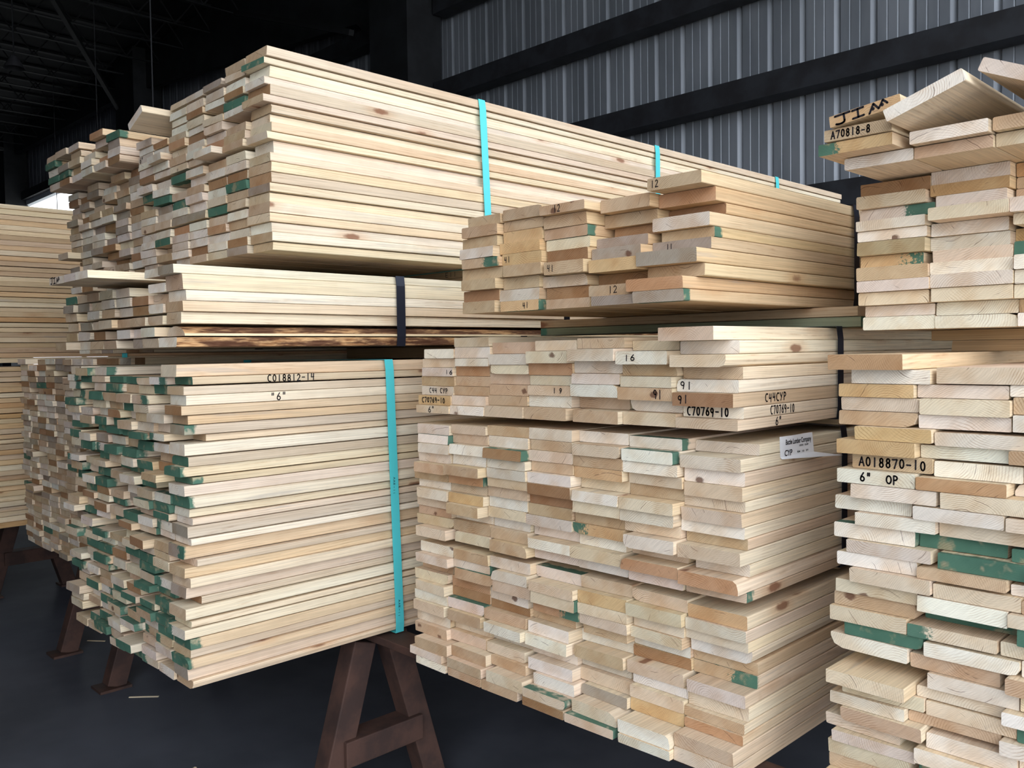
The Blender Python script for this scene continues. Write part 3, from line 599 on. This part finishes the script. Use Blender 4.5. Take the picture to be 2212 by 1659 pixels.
# ------------------------------------------------------------------ narrow boards: the stacks on the left
NARROW = []     # candidates: (screen area, kwargs); the largest become objects, the rest one pile
def on_screen(x, y, z):
    d = Vector((x, y, z)); q = d.dot(FWD)
    return (d.dot(RGT) / q * FPX, d.dot(DWN) / q * FPX) if q > .2 else None
def quad(*pts):
    s = [on_screen(*p) for p in pts]
    if None in s: return 0
    a = 0
    for p, q in zip(s, s[1:] + s[:1]): a += p[0] * q[1] - p[1] * q[0]
    return abs(a) / 2
def pick(wts): 
    return random.choices([k for k, _ in wts], [v for _, v in wts])[0]
def stack(key, face, ncol, pitch, bw, rows, L, weights, skip, desc, grp, spread=0.007, far=0.08, first=True, left_edge_only=False):
    for c in range(ncol):
        x1 = face - c * pitch; bend = 1 + (random.uniform(-0.006, 0.0) if c else 0.0); zfoot = rows[-1][2] / 1e4
        for r, (y0, zt, zb) in enumerate(rows):
            y0, zt, zb = y0 / 1e3, zfoot + (zt / 1e4 - zfoot) * bend, zfoot + (zb / 1e4 - zfoot) * bend
            if (c, r) in skip: continue
            w = bw + random.uniform(-0.007, 0.0)
            if c == 0:
                sh_ = random.choice((0, 0, .003, .008, .012, .018, .026)) * random.uniform(.3, 1); xr = x1 - sh_; w -= sh_; y = y0 * xr / x1
                if rows is not V_: zt -= random.choice((0, 0, .0015, .004)) * random.uniform(.4, 1)
            else:
                y = sum(q[0] for q in rows) / len(rows) / 1e3 + random.gauss(0, spread); xr = x1 - random.uniform(0.0, 0.003)
                k = random.random()
                if k < far: y += random.uniform(0.02, 0.10)
                elif k < far * 1.4: y -= random.uniform(0.015, 0.04)
            tone = pick(weights); op = ''
            if tone != 'G' and dict(weights).get('G', 0) > 4 and random.random() < 0.22: op = random.choice(('gr', 'gl', 'gs', 'gt'))
            t = zt - zb if c == 0 else min(zt - zb, 0.0262) - random.uniform(0, 0.0012)
            NARROW.append(dict(key=key, c=c, r=r, x0=xr - w, w=w, y=y, z0=zb, t=t, L=L, tone=tone, op=op, desc=desc, grp=grp,
                               a=quad((xr - w, y, zb), (xr, y, zb), (xr, y, zb + t), (xr - w, y, zb + t)) * (0.7 if key in ('U2', 'L2') else 1.0) + (99999 if c == 0 and first else 0)))
def even(y, ztop, zbot, n, gap=0.0006):
    p = (ztop - zbot) / n
    return [(y * 1e3, (ztop - i * p) * 1e4, (ztop - (i + 1) * p + gap) * 1e4) for i in range(n)]
def tidy(rows):
    out = []
    for i, (y, a, b) in enumerate(rows):
        if i + 1 < len(rows): b = max(b, rows[i + 1][1] + 10); b = min(b, a - 205)
        out.append((y, a, b))
    for i in range(len(out) - 2, -1, -1):        # nothing may sink into the row below
        y, a, b = out[i]; lo = out[i + 1][1] + 10
        if b < lo or b - lo < 90: b = lo
        out[i] = (y, max(a, b + 205), b)
    return out
PALE = [('w', 3.2), ('p', 2), ('c', 1.6), ('t', 2), ('T', 1.4), ('b', 1), ('o', .35), ('n', .6), ('G', .55)]
GREENY = [('w', 2), ('p', 1.6), ('c', 1.2), ('t', 1.8), ('T', 1.2), ('b', .8), ('n', .5), ('G', 4.4)]
DULL = [('w', 1.6), ('p', 1.6), ('c', 1), ('t', 2), ('T', 1.4), ('b', 1.6), ('n', 1.6), ('G', .25)]
U_ = tidy(U_ROWS); V_ = tidy(V_ROWS); L_ = tidy(L_ROWS)
LEAN = (-3.05, .124, 1.17, U_[4][1] / 1e4 + .0232, .025)     # the leaning board
top_skip = {0: 0, 1: 0, 2: 1, 3: 1, 4: 1, 5: 4, 6: 4}
stack('U1', -2.25, 7, .1345, .131, U_, 3.65, PALE, {(c, r) for c, n in top_skip.items() for r in range(n)}, 'tall teal-strapped stack', 'boards of the tall teal-strapped stack', spread=.005, far=.05)
stack('V', -2.25, 8, .1155, .112, V_, 4.27, PALE, {(0, 5), (0, 6), (2, 0), (3, 0), (4, 0), (5, 0), (6, 0), (7, 0)}, 'thin black-strapped stack', 'boards of the thin black-strapped stack', far=.08)
stack('L1', -2.25, 8, .1155, .112, L_, 4.27, GREENY, {(c, 0) for c in (1, 2, 3, 4)}, 'low green-ended stack', 'boards of the low green-ended stack', far=.14, spread=.010)
stack('F1', -5.2, 1, .13, .125, even(.55, .819, -.028, 31), 4.2, DULL, set(), 'far stack at left, upper half', 'board edges of the far stack')
stack('F2', -5.2, 1, .13, .125, even(.55, -.046, -.912, 31), 4.2, DULL, set(), 'far stack at left, lower half', 'board edges of the far stack')
for k_, a_, b_ in (('F1', .819, -.028), ('F2', -.046, -.912)): stack(k_ + 'x', -5.332, 4, .13, .125, even(.55, a_, b_, 31), 4.2, DULL, set(), '', '', first=False)
stack('U2', -3.215, 6, .1345, .131, even(1.20, .845, .70, 5), 3.65, PALE, {(0, 0)}, 'farther upper stack', 'boards of the farther upper stack', first=False)
stack('U2', -3.215, 6, .1345, .131, even(1.28, .695, .27, 15), 3.65, DULL, set(), 'farther upper stack', 'boards of the farther upper stack', spread=.010, far=.06, first=False)
stack('U2', -3.215, 6, .1345, .131, even(1.30, .245, .012, 8), 3.65, DULL, set(), '', '', spread=.0, far=0, first=False)
stack('L2', -3.22, 12, .13, .126, even(1.27, -.005, -.912, 33), 4.27, DULL, set(), 'farther low stack', 'boards of the farther low stack', spread=.006, far=.04, first=False)
for q in NARROW:
    if not q['desc']: q['a'] = 0
    if q['key'] == 'L2' and q['c'] < 5: q['a'] = 0
NARROW.sort(key=lambda q: -q['a'])
NSIDE = [(234, 218, 190), (231, 211, 180), (228, 206, 180), (237, 225, 202), (226, 198, 164), (222, 202, 182), (214, 197, 176)]
FSIDE = [(222, 198, 160), (206, 178, 142), (218, 186, 142), (202, 160, 108), (226, 206, 172), (196, 168, 134)]
for q in NARROW[:N_NARROW]:
    far_edge = q['key'][0] == 'F'
    sd = random.choice(FSIDE if far_edge else NSIDE)
    if far_edge: lab = '%s board edge, %s from top, %s' % ('golden' if sd in (FSIDE[3], FSIDE[2]) else 'tan' if sd in (FSIDE[5], FSIDE[1]) else 'cream', ORD[q['r'] + 1], q['desc'])
    elif q['c'] == 0: lab = '%s-ended board with bright long side, %s from top, %s' % (WORD[q['tone']], ORD[q['r'] + 1], q['desc'])
    else: lab = '%s board, %s row from top, %s column from near corner, %s' % (WORD[q['tone']], ORD[q['r'] + 1], ORD[q['c'] + 1], q['desc'])
    BOARD[q['key'], q['c'], q['r']] = add_board('narrow_board', q['x0'], q['w'], q['y'], q['z0'], q['t'], q['L'] * random.uniform(.99, 1.0), q['tone'], q['op'], lab, q['grp'], side=sd)
rest = []
for q in NARROW[N_NARROW:]:
    sd = random.choice(NSIDE)
    rest.append((board_geo(q['w'], q['t'], q['L'], q['tone'], q['op'], sd), (q['x0'] + q['w'] / 2, q['y'], q['z0'] + EYE)))
pile = bpy.data.objects.new('narrow_board_pile', mesh_from('narrow_board_pile', rest)); COL.objects.link(pile)
tag(pile, 'mass of smaller narrow board ends filling the stacks at left', 'boards', kind='stuff')

# odd boards of the left stacks
x = -2.25
add_board('narrow_board', x - .1125, .1125, .993, V_[5][2] / 1e4, .027, 4.27, 'c', 'hr', 'half-round slab with dark bark, sixth from top of the thin black-strapped stack', 'boards of the thin black-strapped stack', side=(238, 216, 176))
add_board('narrow_board', x - .1125, .110, .971, V_[6][2] / 1e4, .026, 4.27, 'w', 'bk', 'bark-edged whitish board at the bottom of the thin black-strapped stack', 'boards of the thin black-strapped stack', side=(150, 106, 72))
zt = V_[0][2] / 1e4
add_board('narrow_board', -2.637, .1, .850, zt + .001, .022, 4.2, 'w', '', 'whitish board jutting out with a bright long side, thin black-strapped stack', 'boards of the thin black-strapped stack', side=(240, 224, 190))
add_board('narrow_board', -2.742, .1, .852, zt + .001, .022, 4.2, 'p', '', 'pinkish white board jutting out between a lettered board and a brighter one', 'boards of the thin black-strapped stack')
BOARD['V', 'j', 0] = add_board('narrow_board', -2.886, .138, .855, zt + .001, .022, 4.2, 'p', '', 'jutting board with black capitals, farthest left on the thin black-strapped stack', 'boards of the thin black-strapped stack', flat=True)
wr('V', 'j', 0, 'JIM', .008, .085, .019, pen=.0034, dots=True)
add_board('narrow_board', *LEAN, 3.65, 'w', '', 'whitish board leaning steeply on the far corner of the tall teal-strapped stack', 'boards of the tall teal-strapped stack', tilt=.35)
wr('L1', 0, 1, 'C018812-14', 1.231, .157, .019, 's', pen=.0032); wr('L1', 0, 3, '"6"', 1.238, .054, .02, 's', pen=.003)
def end_note(key, c, r, *a, **k):
    if (key, c, r) in BOARD: wr(key, c, r, *a, **k); BOARD[key, c, r]['label'] = BOARD[key, c, r]['label'].replace(' board', ' written-on board', 1)
end_note('L1', 7, 1, 'C019812-A', .01, .09, .019, pen=.003); end_note('L1', 7, 5, '"6"', .035, .035, .018, pen=.003)
end_note('U1', 6, 4, 'US', .03, .04, .018, pen=.003); end_note('U1', 6, 5, 'C018405-12', .008, .105, .016, pen=.003); end_note('U1', 6, 6, '6"', .01, .035, .018, pen=.003)
end_note('V', 5, 1, 'C70181-14', .012, .085, .017, pen=.003)

# ------------------------------------------------------------------ spacer boards laid across between the bundles
def spacer(x0, x1, y, z0, t, tone, lab, w=.09, op='', side=(170, 146, 112)):
    me = mesh_from('spacer_board', [(board_geo(w, t, x1 - x0, tone, op, side), (0, 0, 0))])
    o = bpy.data.objects.new('spacer_board', me); COL.objects.link(o)
    o.location = (x0, y + w / 2, z0 + EYE); o.rotation_euler = (0, 0, -math.pi / 2)
    tag(o, lab, 'spacer'); o['_w'] = w; o['_t'] = t
    return o
for y, where in ((2.1, 'near'), (3.9, 'farther')):
    spacer(-2.0, -.925, y, .0735, .0248, 'c', '%s upper crosswise spacer board under the brown bundle' % where)
    spacer(-2.0, -.917, y, .0475, .0248, 'G', '%s lower greenish crosswise spacer board under the brown bundle' % where, op='gs', side=(110, 128, 108))
    spacer(-2.08, -.975, y, -.1992, .0205, 't', '%s thin spacer between marked and tagged cypress bundles' % where)
    spacer(-2.08, -.975, y, -.5632, .0155, 't', '%s thin spacer between tagged and lowest cypress bundles' % where)
    spacer(-.75, -.33, y, .0093, .0242, 'b', '%s upper dark crosswise spacer under the upper right-hand bundle' % where)
    spacer(-.705, -.33, y, -.0155, .0242, 'b', '%s lower dark crosswise spacer under the upper right-hand bundle' % where)
    o = spacer(-3.15, -2.275, y, .2705, .0275, 't', '%s upper crosswise spacer under the tall teal-strapped stack' % where)
    if where == 'near': lettering(o, 'E11', 's', .66, .006, .07, .016, .002); o.children[0]['label'] = 'black marker strokes'
    spacer(-3.15, -2.275, y, .2425, .0275, 't', '%s lower crosswise spacer under the tall teal-strapped stack' % where)
    spacer(-3.15, -2.28, y, -.0235, .044, 'b', '%s thick spacer between the thin black-strapped and green-ended stacks' % where, w=.1)
    spacer(-4.0, -3.23, y, .2475, .0215, 't', '%s spacer in the farther upper stack' % where)
    spacer(-5.85, -5.21, y - .3, -.0455, .017, 'b', '%s spacer between the two halves of the far stack' % where)

# ------------------------------------------------------------------ plastic and steel straps round the bundles
def strap(xl, xr, y, zb, zt, mat, lab, w=.031, lean=0.0, text=None, bulge=0.004):
    m = MB(); g = .0018; th = .0009
    zb += EYE; zt += EYE
    path = [(xl - g, zb - g), (xr + g, zb - g), (xr + g + bulge, zb + .03), (xr + g + bulge, zt - .03), (xr + g, zt + g), (xl - g, zt + g)]
    n = len(path)
    cxm, czm = (xl + xr) / 2, (zb + zt) / 2
    for k, (px, pz) in enumerate(path):
        yy = y + lean * (pz - zt)
        ox = th if px > cxm else -th; oz = th if pz > czm else -th
        m.v += [(px, yy - w / 2, pz), (px, yy + w / 2, pz), (px + ox, yy + w / 2, pz + oz), (px + ox, yy - w / 2, pz + oz)]
    for k in range(n):
        a, b = 4 * k, 4 * ((k + 1) % n)
        for i in range(4):
            j = (i + 1) % 4
            m.f.append((a + i, a + j, b + j, b + i))
    o = m.build('strap', mat); tag(o, lab, 'strap')
    return o
UZ = (U_[-1][2] / 1e4, U_[0][1] / 1e4)
strap(-3.193, -2.2495, 2.075, UZ[0], UZ[1], TEAL, 'nearest teal strap round the tall stack', lean=-.049)
strap(-3.193, -2.2495, 3.102, UZ[0], UZ[1], TEAL, 'middle teal strap round the tall stack, above the brown bundle')
strap(-3.193, -2.2495, 4.139, UZ[0], UZ[1], TEAL, 'farthest teal strap round the tall stack')
strap(-3.178, -2.2495, 1.705, V_[-1][2] / 1e4, V_[0][1] / 1e4, BLACKSTRAP, 'black strap round the thin left stack', w=.034)
st = strap(-3.178, -2.2495, 1.654, L_[-1][2] / 1e4, L_[0][1] / 1e4, TEAL, 'long teal strap round the low green-ended stack', lean=-.027, w=.032)
for zc in (-.40, -.80):
    holder = {'_w': 0, '_t': 0}
    V, F = [], []
    def put(u, v): return (-2.2495 + .0018 + .004 + .0009 + .0006, 1.654 - .027 * (zc + u - L_[0][1] / 1e4) - .0035 + v, EYE + zc - u)
    txt = 'AAR-11'
    for i, ch in enumerate(txt):
        for sk in GL[ch]:
            for a, b in zip(sk, sk[1:]):
                p = ((i + .8 * a[0]) * .0095, .007 * a[1]); q = ((i + .8 * b[0]) * .0095, .007 * b[1])
                du, dv = q[0] - p[0], q[1] - p[1]; l = math.hypot(du, dv) or 1e-6; ou, ov = -dv / l * .0006, du / l * .0006
                k = len(V); V += [put(p[0] - ou, p[1] - ov), put(q[0] - ou, q[1] - ov), put(q[0] + ou, q[1] + ov), put(p[0] + ou, p[1] + ov)]; F.append((k, k + 1, k + 2, k + 3))
    me = bpy.data.meshes.new('lettering'); me.from_pydata(V, [], F); me.materials.append(INK)
    o = bpy.data.objects.new('lettering', me); COL.objects.link(o); o.parent = st; o['label'] = 'small black print'
strap(-2.05, -1.017, 2.29, .099, .374, BLACKSTRAP, 'black strap round the brown bundle', w=.03)
strap(-2.06, -.966, 2.083, -.178, .047, BLACKSTRAP, 'black strap round the cypress bundle marked C70769-10', w=.03)
strap(-2.09, -.956, 2.083, -.547, -.199, BLACKSTRAP, 'black strap round the cypress bundle with the paper tag', w=.03)
strap(-2.10, -.954, 2.25, -.912, -.563, BLACKSTRAP, 'black strap round the lowest cypress bundle', w=.03)
strap(-5.87, -5.1995, 1.93, -.028, .819, TEAL, 'teal strap round the far stack, glimpsed below the thin stack', w=.03)

# ------------------------------------------------------------------ paper tag stapled to the tagged cypress bundle
tb = BOARD['M2', 6, 0]; xs = tb.location.x + tb['_w'] / 2 + .0012
tg = empty('paper_tag', (xs, 1.772, EYE - .2465)); tag(tg, 'white paper tag stapled to the side of the topmost tagged cypress board', 'tag')
m = MB(); NU, NV = 10, 8
for j in range(NV + 1):
    v = j / NV
    for i in range(NU + 1):
        u = i / NU
        curl = .006 * u * u + .003 * math.sin(u * 5) * v
        m.v.append((curl, .003 * (1 - v) + u * .148, v * .046))
for j in range(NV):
    for i in range(NU):
        a = j * (NU + 1) + i; m.f.append((a, a + 1, a + NU + 2, a + NU + 1))
sh = m.build('sheet', PAPER, tg, fix=False); sd_ = sh.modifiers.new('thickness', 'SOLIDIFY'); sd_.thickness = .0003; sd_.offset = 0
fl = MB()
for j in range(5):
    v = j / 4
    for i in range(NU + 1):
        u = i / NU
        fl.v.append((.006 * u * u + v * (.004 + .02 * u), .003 + u * .148 + v * .10 * u, -v * .004 - v * .012 * u))
for j in range(4):
    for i in range(NU):
        a = j * (NU + 1) + i; fl.f.append((a, a + 1, a + NU + 2, a + NU + 1))
ff = fl.build('folded_flap', PAPER, tg, fix=False); sd_ = ff.modifiers.new('thickness', 'SOLIDIFY'); sd_.thickness = .0003; sd_.offset = 0
def print_line(body, size, u, v, parent, xoff=.0008, width=None):
    cu = bpy.data.curves.new('lettering', 'FONT'); cu.body = body; cu.size = size; cu.offset = size * .022
    tmp = bpy.data.objects.new('lettering', cu); COL.objects.link(tmp)
    bpy.context.view_layer.update()
    me = bpy.data.meshes.new_from_object(tmp.evaluated_get(bpy.context.evaluated_depsgraph_get()))
    bpy.data.objects.remove(tmp); bpy.data.curves.remove(cu)
    mx = max(w_.co.x for w_ in me.vertices); k = (width / mx) if width else 1.0
    for w_ in me.vertices:
        a, b = w_.co.x * k, w_.co.y
        uu = (u + a) / .148; vv = (v + b) / .046
        w_.co = (.006 * uu * uu + .003 * math.sin(uu * 5) * vv + xoff, .003 * (1 - vv) + u + a, v + b)
    me.materials.clear(); me.materials.append(INK)
    o = bpy.data.objects.new('lettering', me); COL.objects.link(o); o.parent = parent; return o
print_line('Battle Lumber Company', .0165, .022, .0265, tg, width=.118)
print_line('CYP', .019, .018, .001, tg, width=.034)
print_line('10000  10.4F', .006, .082, .018, tg, width=.044)
print_line('4/4   10   FT', .006, .074, .004, tg, width=.05)

# ------------------------------------------------------------------ wood chips on the floor
for (px, py, ln, rz, lab) in ((-4.87, 1.57, .10, -.9, 'pale wood splinter on the dark floor, farthest left and beside a trestle leg'), (-3.92, 1.43, .13, -.75, 'longest pale wood splinter on the dark floor under the low stack'),
                              (-2.80, 1.33, .022, -.6, 'tiny wood chip on the floor, nearest the bottom picture edge'), (-3.06, 1.33, .02, .4, 'tiny wood chip on the floor, middle one left of the near trestle'),
                              (-2.84, 1.48, .022, 1.2, 'tiny wood chip on the floor, closest to the near trestle leg')):
    me = mesh_from('wood_chip', [(board_geo(.011, .004, ln, 'w', ''), (0, 0, 0))])
    o = bpy.data.objects.new('wood_chip', me); COL.objects.link(o); o.location = (px, py, .0005); o.rotation_euler = (0, 0, rz)
    tag(o, lab, 'wood chip')

for o in list(bpy.data.objects):
    for k in ('_w', '_t'):
        if k in o: del o[k]
